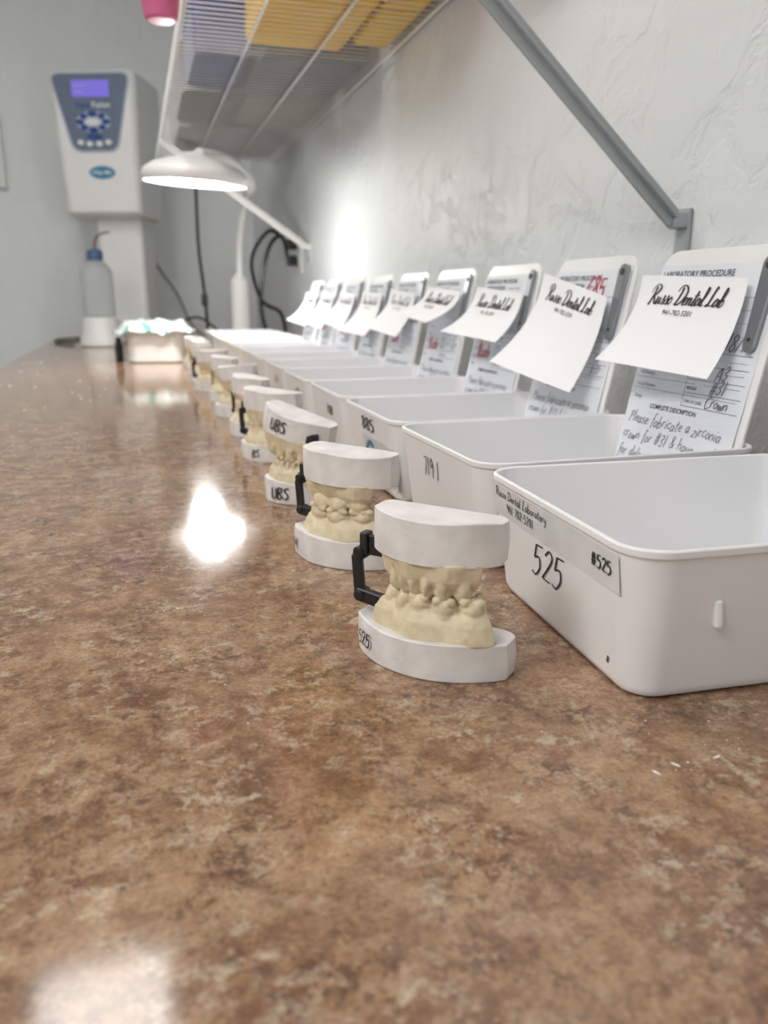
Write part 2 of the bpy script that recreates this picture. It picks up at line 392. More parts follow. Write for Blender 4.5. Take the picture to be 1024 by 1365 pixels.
for i,ye in enumerate(tray_ys):
    b=tray_mesh()
    if i==0:
        fa=face_fn(.0002); fb=face_fn(.0005)
        b.marks(bar(.010,.0425,.138,.0580),fa,1)
        b.marks(hand('Russo Dental Laboratory',.0046,.015,.0524,.15,.085,sx=1.16),fb,2)
        b.marks(hand('941-702-5201',.0044,.028,.0460,.1,.09,sx=1.25),fb,2)
        b.marks(hand('#525',.0056,.1165,.0482,.1,.13,sx=1.25),fb,2)
        b.marks(hand('525',.0160,.055,.0235,.32,.06,.10,seed=5,sx=1.2),fb,2)
        b.marks(hand('8',.0028,.126,.010,.3,.2),fb,2)
    elif i==1:
        b.marks(hand('719 1',.0125,.053,.038,.1,.07,.04,sx=1.05),face_fn(.0005),2)
    elif i==2:
        fb=face_fn(.0005)
        b.marks(bar(.060,.010,.145,.041),face_fn(.0002),1)
        b.marks(hand('885',.0100,.060,.0460,.05,.12,sx=2.2),fb,2)
        arc=[];n=18
        for k in range(n+1):
            a=math.radians(50+260*k/n); arc+=[(.080+.016*math.cos(a),.025+.0135*math.sin(a)),(.080+.010*math.cos(a),.025+.0095*math.sin(a))]
        b.marks((arc,[(2*k,2*k+1,2*k+3,2*k+2) for k in range(n)]),fb,3)
        b.marks(hand('Russo Dental Lab',.0050,.098,.0285,.15,.12,sx=1.1),fb,2)
        b.marks(text('941-702-5201',.0040,0,.100,.0205,sx=1.3),fb,2)
    elif i<6:
        b.marks(hand(random.choice(['612','708','533','690']),.009,.08,.040,.1,.1,.04,sx=1.8,seed=i),face_fn(.0005),2)
    lx=TX0+(random.uniform(-.002,.002) if i>1 else 0)
    o=b.obj('case_tray',[M['tray'],M['label'],M['ink'],M['bluep']],loc=(lx,ye-TL,0),rotz=0,
        label=tlabels.get(i,'white plastic case tray with rounded corners'),category='tray',group='row of white case trays')
    if i==0:
        o.rotation_euler[2]=math.radians(-3.2); o.location=(TX0-.0095,ye-TL-.001,0)

# ------------------------------------------------------------ boards, forms, notes
LEAN=math.radians(11.5)
UP=Vector((math.sin(LEAN),0,math.cos(LEAN))); NN=Vector((-math.cos(LEAN),0,math.sin(LEAN)))
K=.955
def pan(a,bb,out=0): return Vector((0,-a*K,0))+UP*bb*K+NN*out*K
def board_mesh():
    b=MB(); R=[]
    W=.131;H=.188;r=.017
    def ring(out,ins):
        pts=[]
        for cx,cy,a0 in ((W-r,H-r,0),(r,H-r,90),(.002,.002,180),(W-.002,.002,270)):
            rr=r if a0<180 else .002
            for k in range(7):
                a=math.radians(a0+90*k/6); pts.append(pan(cx+(rr-ins)*math.cos(a),cy+(rr-ins)*math.sin(a),out))
        return pts
    b.loft([ring(-.0022,.0006),ring(-.0018,0),ring(-.0004,0),ring(0,.0006)])
    return b
def clip_mesh():
    b=MB(); ring=[]
    CX=.1165
    for out,ins in ((.0012,0),(.0034,0),(.0042,.0012)):
        pts=[]
        for cx,cy,a0,rr in ((CX,.174,0,.0068),(CX,.124,180,.0052)):
            for k in range(13):
                a=math.radians(a0+180*k/12); pts.append(pan(cx+(rr-ins)*math.cos(a),cy+(rr-ins)*math.sin(a),out))
        ring.append(pts)
    b.loft(ring)
    for cy,rr in ((.174,.0030),(.127,.0014)):
        R=[]
        for out,r in ((.0040,rr),(.0048,rr*.9),(.0050,rr*.4)):
            R.append([pan(CX+r*math.cos(2*math.pi*k/16),cy+r*math.sin(2*math.pi*k/16),out) for k in range(16)])
        b.loft(R,mi=1)
    return b
def form_mesh(kind):
    b=MB(); nx,ny=8,12; vs=[];fs=[]
    W=.124;H=.174
    def P(a,bb,e=0): return pan(a,bb,.0007+.0006*math.sin(a*60+kind)*math.sin(bb*40)+e)
    for j in range(ny+1):
        for i in range(nx+1): vs.append(P(.001+W*i/nx,.003+H*j/ny))
    for j in range(ny):
        for i in range(nx): k=j*(nx+1)+i; fs.append((k,k+1,k+nx+2,k+nx+1))
    b.add(vs,fs,0)
    fn=lambda x,y:P(x,y,.0005)
    t=lambda s,sz,x,y,bold=.0:b.marks(text(s,sz,0,x,y,bold),fn,1)
    t('LABORATORY PROCEDURE',.0062,.006,.1685,.012); t('AUTHORIZATION',.0062,.006,.1615,.012)
    t('PLEASE PRINT CLEARLY',.0028,.064,.1620)
    for k in range(9): b.marks(bar(.004,.154-.0085*k,.118,.1542-.0085*k),fn,1)
    for k,s in enumerate(['NUMBER','SHADE','MOULD','TYPE OF CASE']): t(s,.0030,.066,.1095-.0095*k,.01)
    for k in range(5): b.marks(bar(.064,.1165-.0095*k,.121,.1168-.0095*k),fn,1)
    b.marks(bar(.064,.0785,.0643,.1169),fn,1)
    for k,s in enumerate(['Full Cast Crown','Porcelain Jacket','Full Denture','Partial Denture','Bridge']): t(s,.0034,.008,.115-.009*k)
    t('COMPLETE DESCRIPTION',.0046,.030,.0725,.014)
    h=lambda s,sz,x,y,seed=1,w=.06:b.marks(hand(s,sz,x,y,.28,w,.10,seed),fn,2)
    if kind==0:
        h('6/18/19',.0115,.082,.1190,1,.085); h('A3',.0092,.092,.0990,1,.09); h('#31',.0092,.090,.0892,1,.09); h('Crown',.0085,.088,.0800,1,.09)
        h('Please fabricate a zirconia',.0088,.008,.060); h('crown for #31 & have ready',.0088,.005,.047,2); h('for delivery',.0088,.004,.034,3)
    else:
        h('6/12/19',.0095,.088,.118); h('A2',.008,.100,.0995); h('#30',.008,.098,.0895)
        h('Please fabricate a zirconia',.0085,.010,.058,4); h('crown for #30 & have ready',.0085,.006,.046,5)
    if kind==1:
        b.marks(hand('685',.019,.060,.152,.15,.085,.08,seed=2,sx=1.0),fn,3)
    if kind==2:
        b.marks(hand('Rush',.015,.020,.088,.2,.10,.05),fn,3)
    return b
def slip_mesh(bL,bR,LL,LR,oL,oR,a0,W):
    b=MB(); nx,ny=12,14
    def P(u,v,e=0):
        out=(1-v)*(.0095*(1-u)+.0062*u)+(v**1.9)*(oL*(1-u)+oR*u)+.0012+.0035*math.sin(math.pi*u)*v*(1-.4*v)
        bb=(bL*(1-u)+bR*u)-v*(LL*(1-u)+LR*u)+.005*v*v*(1-u)
        a=a0+u*W+.004*v
        return pan(a,bb,out+e)
    vs=[];fs=[]
    for j in range(ny+1):
        for i in range(nx+1): vs.append(P(i/nx,j/ny))
    for j in range(ny):
        for i in range(nx): k=j*(nx+1)+i; fs.append((k,k+1,k+nx+2,k+nx+1))
    b.add(vs,fs,0)
    fn=lambda x,y:P(x/W,-y/((LL+LR)/2),.0005)
    b.marks(script('Russo Dental Lab',.0118*W/.1,.016,-.0205,.11,sx=1.0),fn,1)
    b.marks(text('941-702-5201',.0058,0,.033*W/.1,-.0285,.0),fn,1)
    return b
boardE=None
slipP={0:(.166,.162,.070,.066,.030,.016,.004,.100),1:(.169,.165,.074,.067,.036,.020,-.007,.112),2:(.175,.153,.096,.082,.048,.022,-.006,.114),3:(.164,.156,.062,.052,.044,.026,.0,.114),
       4:(.166,.160,.048,.045,.050,.044,-.004,.114),5:(.164,.158,.068,.064,.042,.024,-.002,.108),6:(.162,.158,.078,.07,.042,.022,0,.106),7:(.163,.158,.066,.066,.046,.022,0,.1),8:(.164,.158,.076,.07,.042,.02,0,.1),9:(.163,.158,.074,.07,.044,.02,0,.1)}
for i in range(10):
    ye=tray_ys[i]; O=(.3350,ye-.0145,.0050)
    if boardE is None:
        boardE=empty('clipboard',O,label='white plastic clipboard leaning in a case tray',category='clipboard',group='clipboards in the case trays')
        board_mesh().obj('board',[M['board']],boardE); clip_mesh().obj('clip',[M['steel'],M['hole']],boardE,label='grey metal spring clip')
        e=boardE
    else:
        e=copytree(boardE,O)
    k=0 if i<=1 else (1 if i==2 else 2)
    lab={0:'printed laboratory form with blue pen handwriting',1:'printed laboratory form with red scribble at the top',2:'printed laboratory form with red handwriting'}[k]
    form_mesh(k).obj('lab_form',[M['form'],M['print'],M['pen'],M['red']],loc=O,smooth=True,wn=False,label=lab,category='paper form',group='lab forms clipped in the trays')
    slip_mesh(*slipP[i]).obj('note_slip',[M['paper'],M['ink']],loc=O,wn=False,label='curled white note slip with script heading and phone number',category='note paper',group='curled white note slips')

# ------------------------------------------------------------ dental models
def plan(w,bulge,back,ins=0,n=22):
    R=(w*w/4+bulge*bulge)/(2*bulge); cy=R-bulge
    ph=math.asin((w/2)/R); pts=[]
    Ri=R-ins; ph2=ph-ins/R*1.2
    for k in range(n+1):
        a=-ph2+2*ph2*k/n; pts.append((Ri*math.sin(a),cy-Ri*math.cos(a)))
    x1=pts[-1][0]; yb=back-ins; r=.005
    for k in range(7):
        a=math.radians(90*k/6); pts.append((x1-r+r*math.cos(a)*1.0,yb-r+r*math.sin(a)))
    for k in range(7):
        a=math.radians(90+90*k/6); pts.append((-x1+r+r*math.cos(a),yb-r+r*math.sin(a)))
    return pts,R,cy
def base_mesh(w,bulge,back,h,mark=None,seed=0,msize=.01,ms=0,slope=0):
    b=MB(); R=[]
    for z,ins in ((0,.0006),(.0005,0),(h*.5,-.0002),(h-.0005,0),(h,.0005)):
        p,Rr,cy=plan(w,bulge,back,ins)
        R.append([Vector((x+.0006*noise.noise(Vector((x*60,y*60,z*90+seed))),y+.0006*noise.noise(Vector((y*60,x*60,z*90+seed+5))),z+((.0016*noise.noise(Vector((x*40,y*40,seed)))+slope*x) if z>.012 else 0))) for x,y in p])
    b.loft(R)
    if mark:
        p,Rr,cy=plan(w,bulge,back)
        fn=lambda a,z:Vector(((Rr+.0011)*math.sin(a/Rr),cy-(Rr+.0011)*math.cos(a/Rr),z))
        b.marks(hand(mark,msize,ms,h*.5-msize*.5,.1,.12,.05,sx=1.1),fn,1)
    return b
def teeth_mesh(w,bulge,upper,seed,frac=.66,hollow=False):
    bm=bmesh.new(); rnd=random.Random(seed)
    R=(w*w/4+bulge*bulge)/(2*bulge)-.010; cy=R+.010-bulge
    phm=(w*frac/2)/R
    def ell(c,s,a=0,tx=0,ty=0):
        m=Matrix.Translation(c)@Matrix.Rotation(a,4,'Z')@Matrix.Rotation(tx,4,'X')@Matrix.Rotation(ty,4,'Y')@Matrix.Diagonal((*s,1))
        bmesh.ops.create_icosphere(bm,subdivisions=2,radius=1,matrix=m)
    t=bmesh.new(); n=14; rings=[]
    k1=rnd.uniform(.92,1.08)
    prof=((0,.0092*k1,1.05),(.0040,.0086*k1,1.04),(.0080,.0074,1.02),(.0108,.0060,1.0),(.0128,.0044,.97)) if upper else ((0,.0098*k1,1.07),(.0035,.0092*k1,1.05),(.0075,.0078,1.03),(.0102,.0062,1.0),(.0118,.0046,.97))
    for z,o,e in prof:
        pts=[]
        for k in range(n+1):
            a=(-phm+2*phm*k/n)*e; q=o+.0009*math.sin(k*1.1+seed)-(.0035*math.exp(-((k-5)/3.)**2)*(z/.012) if hollow else 0)
            pts.append((( R+q)*math.sin(a),cy-(R+q)*math.cos(a)+.0012,z))
        for k in range(n,-1,-1):
            a=(-phm+2*phm*k/n)*e; q=-(o+.003)
            pts.append((( R+q)*math.sin(a),cy-(R+q)*math.cos(a)+.0012,z))
        rings.append([t.verts.new(p) for p in pts])
    m_=len(rings[0])
    for r0,r1 in zip(rings,rings[1:]):
        for k in range(m_): t.faces.new((r0[k],r0[(k+1)%m_],r1[(k+1)%m_],r1[k]))
    t.faces.new(rings[0][::-1]); t.faces.new(rings[-1])
    me=bpy.data.meshes.new('tmp'); t.to_mesh(me); t.free(); bm.from_mesh(me); bpy.data.meshes.remove(me)
    pats=[[.0108,.0100,.0072,.0070,.0064,.0076],[.0110,.0104,.0098,.0070,.0072],[.0104,.0072,.0068,.0074,.0060,.0058,.0078]]
    sizes=pats[seed%3][:]
    if seed%2: sizes=sizes[::-1]
    if hollow: sizes=[.013,.012,.0105]
    tot=sum(sizes); pos=-phm; sc=2*phm*R/tot
    for s in sizes:
        s*=sc; a=pos+s/2/R; pos+=s/R
        x=R*math.sin(a); y=cy-R*math.cos(a)-(.0012 if upper else -.0004)
        big=s>.0085; dy=.0056 if big else .0046
        zz=.0132+rnd.uniform(-.0006,.0006); tl=rnd.uniform(-.10,.10)
        ell(Vector((x,y,zz)),(s*.55,dy,.0050),a+rnd.uniform(-.10,.10),tl,rnd.uniform(-.10,.10))
        cs=[(-.27,-.5),(.27,-.5),(-.27,.5),(.27,.5)] if big else [(-.12,-.2),(.14,.1)]
        for cx,cyy in cs:
            dx=cx*s; d2=cyy*dy
            ell(Vector((x+dx*math.cos(a)-d2*math.sin(a),y+dx*math.sin(a)+d2*math.cos(a),.0164+rnd.uniform(-.0003,.0006))),(s*.22,.0020,.0022),a)
        if not hollow:
            ell(Vector((x+.0036*math.sin(a),y-.0034*math.cos(a),.0104+rnd.uniform(-.0004,.0006))),(s*.36,.0020,.0052),a,0,rnd.uniform(-.10,.10))
    for v in bm.verts:
        if v.co.z<0: v.co.z=0
    b=MB(); b.frombm(bm)
    return b
def hinge_mesh(side,w,zl,zu,yo):
    b=MB(); s=side; x=s*w*.42
    def bar3(p,q,t=.0018,d=.0050):
        p=Vector(p);q=Vector(q); v=q-p; L=v.length
        rot=v.to_track_quat('Z','Y').to_matrix().to_4x4()
        b.box((p+q)/2,(t*1.5,d,L+t),.0005,1,rot=rot)
    y=yo; xo=s*(w*.5-.0022)
    bar3((x*.75,y,zu+.001),(xo,y,zu+.001)); bar3((xo,y,zu+.0035),(xo,y,zu-.004),.0024,.006)
    bar3((x*.8,y,zu-.003),(xo,y,zu-.003))
    bar3((xo,y,zu-.004),(xo+s*.0040,y-.001,zu-.007)); bar3((xo+s*.0040,y-.001,zu-.007),(xo+s*.0026,y-.001,zl+.0075))
    bar3((xo+s*.0026,y-.001,zl+.0075),(x*.45,y-.002,zl+.0050),.0026,.006)
    for zz in (zu-.004,zl+.0075):
        b.lathe([(.0015,-.0042),(.0024,-.0036),(.0024,.0036),(.0015,.0042)],14,xf=Matrix.Translation((xo+s*.0022,y,zz))@Matrix.Rotation(math.pi/2,4,'X'))
    return b
ctex=bpy.data.textures.new('stone_noise','CLOUDS'); ctex.noise_scale=.005; ctex.noise_depth=2
def dental(i,loc,rot,w=.069,wu=.057,mark=None,msize=.009,ms=0,marku=None,side=-1,tilt=0,ux=.004,label='',msu=0,bulge=.016,back=.014,yo=.003,slope=0,dz=0,hollow=False):
    e=empty('dental_model',loc,math.radians(rot),label=label,category='dental model',group='plaster dental models on the worktop')
    hl=.0165;hu=.0185; zu=.047+dz
    base_mesh(w,bulge,back,hl,mark,i,msize,ms).obj('plaster_base',[M['plaster'],M['ink']],e)
    t=teeth_mesh(w,bulge,False,i*3+1+i//2,hollow=hollow).obj('teeth',[M['stone']],e,loc=(.003,0,hl-.0008),wn=False,label='cream stone lower teeth')
    u=base_mesh(wu,bulge*.85,back*.9,hu,marku,i+40,msize,msu,slope).obj('plaster_base',[M['plaster'],M['ink']],e,loc=(ux,.001,zu))
    u.rotation_euler=(0,math.radians(tilt),math.radians(3))
    tu=teeth_mesh(wu*1.08,bulge*.9,True,i*5+3,.60,hollow=hollow).obj('teeth',[M['stone']],e,loc=(ux*.6+.001,-.0002,zu+.0015),wn=False,label='cream stone upper teeth')
    tu.scale=(1,1,-.97); tu.rotation_euler=(0,math.radians(tilt*.6),0)
    for q in (t,tu):
        r=q.modifiers.new('r','REMESH'); r.mode='VOXEL'; r.voxel_size=.0005 if i<3 else .0011; r.use_smooth_shade=True
        dm=q.modifiers.new('d','DISPLACE'); dm.texture=ctex; dm.texture_coords='LOCAL'; dm.strength=.0008; dm.mid_level=.5
        sm=q.modifiers.new('s','SMOOTH'); sm.factor=.5; sm.iterations=2
    hinge_mesh(side,max(w,wu) if side>0 else w,hl,zu+.001,yo).obj('articulator_hinge',[M['blackp']],e,label='black plastic hinge')
    return e
base_l='white plaster dental model with cream teeth and black hinge'
dental(0,(.1078,.2920,0),-46,mark='525',msize=.0062,ms=-.0345,ux=.0018,wu=.056,label=base_l+', marked 525',slope=-.02)
dental(1,(.1045,.437,0),-51,mark='M',msize=.007,ms=-.0310,ux=.004,wu=.060,label=base_l,tilt=1,yo=.008,hollow=True)
dental(2,(.104,.588,0),-54,w=.056,wu=.063,mark='UBS',marku='UBS',msize=.0085,ms=-.006,msu=-.014,side=1,tilt=13,label=base_l+', marked UBS',ux=.002,yo=-.006,dz=.001)
dental(3,(.108,.752,0),-55,side=-1,ux=.006,w=.064,wu=.066,tilt=2,mark='BS',msize=.007,ms=.0,label=base_l)
dental(4,(.109,.895,0),-70,w=.066,side=-1,tilt=3,label=base_l,hollow=True)
dental(5,(.112,1.04,0),-50,side=1,tilt=-5,label=base_l)
for k in range(6,11):
    dental(k,(.108+random.uniform(-.006,.006),.895+.15*(k-4)+.005,0),random.uniform(-75,-40),w=random.uniform(.062,.067),side=random.choice((-1,1)),tilt=random.uniform(-6,7),label=base_l)

# ------------------------------------------------------------ wire shelf and brackets
SZ=.557; SX0=.093
b=MB(); y=.2
while y<2.69:
    b.tube([(WX-.006,y,SZ),(SX0,y,SZ),(SX0-.002,y,SZ-.004),(SX0,y,SZ-.028)],.0013,6,smooth=0); y+=.0215
for x,z in ((SX0,SZ-.004),(SX0,SZ-.030),(.21,SZ-.004),(.33,SZ-.004),(WX-.008,SZ-.004)):
    b.tube([(x,.19,z),(x,2.69,z)],.0024,8,smooth=0)
b.tube([(SX0,.19,SZ-.004),(SX0,.19,SZ-.030)],.003,8,smooth=0)
b.obj('wire_shelf',[M['wire']],wn=False,label='white wire shelf mounted on the wall',category='shelf')
def bracket(y,zf,m,label):
    e=empty('shelf_bracket',(WX,y,zf),label=label,category='shelf bracket',group='diagonal shelf brackets')
    p=Vector((-.012,0,.004)); q=Vector((SX0-WX-.001,0,SZ-.037-zf)); v=q-p; rot=v.to_track_quat('Z','Y').to_matrix().to_4x4()
    b=MB()
    L=v.length; b.box((p+q)/2,(.0035,.017,L),.0012,2,rot=rot)
    off=rot.to_3x3()@Vector((.004,0,0))
    for s in (-1,1):
        b.box((p+q)/2+off*-1+Vector((0,s*.0075,0)),(.009,.002,L*.985),.0008,1,rot=rot)
    b.box(q+Vector((0,0,.000)),(.012,.019,.010),.003,2)
    b.obj('arm',[m],e)
    b=MB(); b.box((-.0025,0,-.012),(.004,.019,.052),.0015,2); b.box((-.008,0,.004),(.014,.016,.014),.003,2)
    b.obj('foot_plate',[m],e)
    b=MB(); b.lathe([(.0045,0),(.0045,.0015),(.003,.003)],16,xf=Matrix.Translation((-.0045,0,-.026))@Matrix.Rotation(-math.pi/2,4,'Y')); b.obj('screw',[M['steel']],e)
bracket(.624,.209,M['bracket'],'grey diagonal metal shelf bracket screwed to the wall')
bracket(2.21,.274,M['wpaint'],'white diagonal shelf bracket beside the desk lamp')

# items on the shelf
def bin_obj(name,x0,x1,y0,y1,z,h,m,label,cat,ribs=True):
    b=MB(); X=x1-x0;Y=y1-y0; R=[]
    for zz,ins,r in ((0,.006,.010),(.004,.003,.012),(h-.008,.003,.014),(h-.006,0,.015),(h,0,.015),(h,.004,.012),(.006,.007,.010)):
        R.append(rrect(ins,X-ins,ins,Y-ins,r,zz,4))
    b.loft(R)
    if ribs:
        n=max(2,int(Y/.05))
        for k in range(n): b.box((X/2,Y*(k+.5)/n,.0035),(X*.8,.005,.008),.001,1)
    return b.obj(name,[m],loc=(x0,y0,z),label=label,category=cat)
ZS=SZ+.0022
bin_obj('storage_bin',.205,.375,1.0,1.50,ZS,.07,M['yellow'],'yellow ribbed plastic tray on the wire shelf','storage bin')
bin_obj('storage_bin',.378,.446,1.20,1.46,ZS,.07,M['yellow'],'narrow yellow plastic tray on the wire shelf','storage bin')
bin_obj('storage_bin',.18,.445,1.02,1.49,ZS+.072,.05,M['yellow2'],'orange plastic tray stacked on the yellow tray','storage bin')
bin_obj('storage_bin',.380,.446,.86,1.19,ZS,.065,M['redp'],'narrow red plastic bin on the wire shelf','storage bin')
bin_obj('storage_bin',.125,.230,1.55,1.80,ZS,.09,M['blueb'],'blue plastic bin on the wire shelf','storage bin')
bin_obj('storage_bin',.24,.44,1.53,1.84,ZS,.10,M['greyb'],'dark grey plastic bin on the wire shelf','storage bin')
bin_obj('storage_bin',.26,.44,1.87,2.16,ZS,.08,M['olive'],'olive plastic bin on the wire shelf','storage bin')
bin_obj('storage_bin',.12,.25,1.84,2.15,ZS,.09,M['purple'],'dull brown plastic bin on the wire shelf','storage bin')
bin_obj('storage_bin',.13,.43,2.20,2.62,ZS,.10,M['greyb'],'dark grey plastic bin at the end of the wire shelf','storage bin')
e=empty('pink_tub',(.0595,1.2,.494),label='pink plastic tub hooked on the front of the wire shelf',category='tub')
b=MB(); b.lathe([(.016,0),(.021,.003),(.024,.02),(.0265,.060),(.028,.063),(.028,.067),(.025,.067),(.022,.02),(.015,.008)],28)
b.obj('tub_body',[M['pink']],e)
b=MB(); b.tube([(.027,0,.062),(.0275,0,.074),(.033,0,.0805),(.040,0,.074),(.0405,0,.066)],.0026,8); b.obj('hook',[M['pink']],e)

# ------------------------------------------------------------ desk lamp
LC=Vector((.137,1.79,.385))
e=empty('desk_lamp',(.295,2.43,0),label='white round dome task lamp switched on, on a flexible arm',category='desk lamp')
rel=lambda p:Vector(p)-Vector((.295,2.43,0))
xf=Matrix.Translation(rel(LC))@Matrix.Rotation(math.radians(3),4,'Y')@Matrix.Rotation(math.radians(3.0),4,'X')
b=MB(); b.lathe([(.096,-.008),(.104,-.013),(.107,-.006),(.107,.004),(.102,.012),(.085,.023),(.055,.033),(.03,.038),(.012,.040)],48,xf=xf)
b.lathe([(.028,.034),(.026,.044),(.012,.047)],24,xf=xf)
b.obj('lamp_shade',[M['wpaint']],e,label='white dome shade')
b=MB(); b.lathe([(.066,-.0085),(.064,-.0115),(.045,-.0145),(.02,-.0155)],48,xf=xf); b.lathe([(.097,-.0075),(.095,-.009),(.02,-.0095)],48,mi=1,xf=xf); b.obj('diffuser',[M['lampglow'],M['wpaint']],e,label='glowing white diffuser')
b=MB(); b.tube([rel(p) for p in ((.295,2.43,.20),(.300,2.42,.30),(.306,2.33,.39),(.300,2.15,.425),(.22,1.93,.44),(.145,1.80,.430))],.0115,12,ribs=1,smooth=14)
b.obj('flexible_arm',[M['wpaint']],e)
b=MB(); b.lathe([(.075,0),(.078,.003),(.078,.012),(.07,.018),(.030,.022),(.028,.03),(.028,.19),(.025,.20),(.014,.212)],32); b.obj('stand',[M['wpaint']],e)
ld=bpy.data.lights.new('lamp_bulb','POINT'); ld.energy=3.6; ld.shadow_soft_size=.03; ld.color=(1,.98,.94)
lo=bpy.data.objects.new('lamp_bulb',ld); COL.objects.link(lo); lo.parent=e; lo.location=rel(LC+Vector((-.015,0,-.047)))

# ------------------------------------------------------------ furnace
e=empty('porcelain_furnace',(-.032,2.98,0),math.radians(-20),label='tall white dental porcelain furnace with slate control panel',category='furnace')
FW=.276
b=MB(); R=[]
for z,sw,yf in ((.395,.80,-.10),(.399,.86,-.12),(.411,.885,-.132),(.60,.94,-.145),(.785,.985,-.150),(.806,.98,-.148),(.816,.95,-.14),(.820,.90,-.128)):
    w=FW*sw; R.append(rrect(-w/2,w/2,yf,.11*sw,.028,z,6))
b.loft(R); b.obj('furnace_head',[M['wplast']],e)
b=MB(); b.box((.022,.00,.21),(.155,.14,.40),.02,4); b.obj('column',[M['wplast']],e)
b=MB(); b.box((0.02,.0,.016),(.25,.27,.032),.012,3); b.lathe([(.07,.03),(.07,.06),(.06,.066)],32,xf=Matrix.Translation((0.02,-.08,0))); b.obj('furnace_base',[M['wplast']],e)
def ff(off):
    def fn(x,z):
        z=z-.022
        yf=-.132-.013*(z-.416)/.184 if z<.6 else -.145-.005*(z-.6)/.2
        return Vector((x,yf-off,z))
    return fn
def trap(z0,z1,w0,w1,r,fn0,fn1,b,mi):
    base=[(-w0/2,z0),(w0/2,z0),(w1/2,z1),(-w1/2,z1)]; pts=[]
    for k in range(4):
        p=Vector(base[k]);a=(Vector(base[k-1])-p).normalized();c=(Vector(base[(k+1)%4])-p).normalized()
        s=p+a*r; t=p+c*r
        for q in range(6):
            u=q/5; pts.append((1-u)**2*s+2*u*(1-u)*p+u*u*t)
    b.loft([[fn0(p.x,p.y) for p in pts],[fn1(p.x,p.y) for p in pts]],mi)
b=MB(); trap(.605,.832,.145,.256,.03,ff(-.002),ff(.0015),b,1); trap(.612,.826,.133,.242,.026,ff(-.001),ff(.003),b,0)
f=ff(.0034)
b.marks(text('Aqua',.022,0,-.052,.733,.02),f,3); b.marks(text('Fusion',.022,0,.000,.733,.02),f,2)
pn=b.obj('control_panel',[M['panel'],M['silver'],M['btnw'],M['btn']],e,label='slate blue control panel with pale border',ang=30)
b=MB(); trap(.762,.808,.116,.116,.004,ff(.002),ff(.0055),b,0); b.marks(text('READY',.012,0,-.05,.789),ff(.006),1); b.marks(text('540 C',.012,0,-.05,.771),ff(.006),1)
b.obj('display',[M['screen'],M['silver']],pn)
def disc(b,cx,cz,rx,rz,o0,o1,mi,n=24):
    b.loft([[ff(o0)(cx+rx*math.cos(2*math.pi*k/n),cz+rz*math.sin(2*math.pi*k/n)) for k in range(n)],[ff(o1)(cx+rx*.93*math.cos(2*math.pi*k/n),cz+rz*.93*math.sin(2*math.pi*k/n)) for k in range(n)]],mi)
b=MB(); disc(b,0,.692,.056,.032,.002,.0045,1); disc(b,0,.692,.024,.010,.004,.0075,2)
for cx,cz,rx in ((0,.7145,.016),(0,.6695,.016),(-.041,.692,.013),(.041,.692,.013),(-.028,.708,.011),(.028,.708,.011),(-.028,.676,.011),(.028,.676,.011)): disc(b,cx,cz,rx,.0085,.004,.0075,0)
disc(b,0,.650,.026,.0085,.002,.006,0)
b.obj('button_pad',[M['btn'],M['silver'],M['btnw']],pn)
for cx in (-.045,-.016,.014,.043):
    b=MB(); disc(b,cx,.630+.004*(abs(cx)>.03),.010,.008,.002,.0065,0); b.obj('button',[M['btnw']],pn)
b=MB(); disc(b,0.012,.548,.044,.021,-.001,.002,0); disc(b,0.012,.548,.041,.018,.0018,.003,1); b.marks(text('Whip Mix',.016,.2,-.022,.543,.02),ff(.0036),2)
b.obj('logo_badge',[M['silver'],M['bluep'],M['btnw']],e,label='oval blue logo badge')

# bottle on round white stand
b=MB(); b.lathe([(.062,0),(.066,.004),(.064,.03),(.056,.045),(.052,.080),(.048,.088),(.03,.090)],36)
b.obj('round_stand',[M['wplast']],loc=(-.108,2.70,0),label='round white plastic stand on the worktop',category='stand')
e=empty('wash_bottle',(-.108,2.70,.0905),label='translucent plastic bottle with blue cap and tube',category='bottle')
b=MB(); b.lathe([(.043,0),(.048,.004),(.048,.125),(.044,.142),(.030,.158),(.018,.164),(.018,.172)],32); b.obj('bottle_body',[M['clear']],e)
b=MB(); b.lathe([(.022,.166),(.023,.168),(.023,.190),(.018,.196),(.008,.198)],28); b.obj('cap',[M['bluecap']],e)
b=MB(); b.tube([(0,0,.195),(.002,0,.216),(.012,0,.236),(.03,.01,.246),(.045,.05,.252)],.0028,8); b.obj('tube',[M['redtube']],e)

# container with bag
b=MB(); R=[]
for z,ins in ((0,.004),(.003,0),(.080,0),(.083,.001),(.083,.004),(.006,.005)): R.append(rrect(-.065+ins,.065-ins,-.055+ins,.055-ins,.030,z,8))
b.loft(R); b.obj('metal_box',[M['metalbox']],loc=(.042,2.02,0),rotz=math.radians(-8),label='pale satin metal rounded open tin on the worktop',category='box')
b=MB(); n=38; vs=[];fs=[]
for j in range(n+1):
    for i in range(n+1):
        x=(i/n-.5)*.175; y=(j/n-.5)*.145
        inside=((abs(x)/.066)**3.2+(abs(y)/.056)**3.2)**(1/3.2)
        z=.092+.010*noise.noise(Vector((x*38,y*38,3)))+.006*noise.noise(Vector((x*90,y*90,7)))
        if inside>1.05: z-=min(.022,(inside-1.05)*.09)
        vs.append((x,y,max(z,.0855) if inside<1.10 else z))
for j in range(n):
    for i in range(n):
        k=j*(n+1)+i; fs.append((k,k+1,k+n+2,k+n+1))
b.add(vs,fs,0)
for q,f4 in enumerate(b.f):
    p=b.v[f4[0]]
    if noise.noise(Vector((p[0]*55,p[1]*55,21)))>.20: b.mi[q]=1
b.obj('plastic_bag',[M['bag'],M['teal']],loc=(.040,2.02,0),rotz=math.radians(-8),ang=80,wn=False,label='crumpled clear plastic bag with teal print on the metal tin',category='plastic bag')
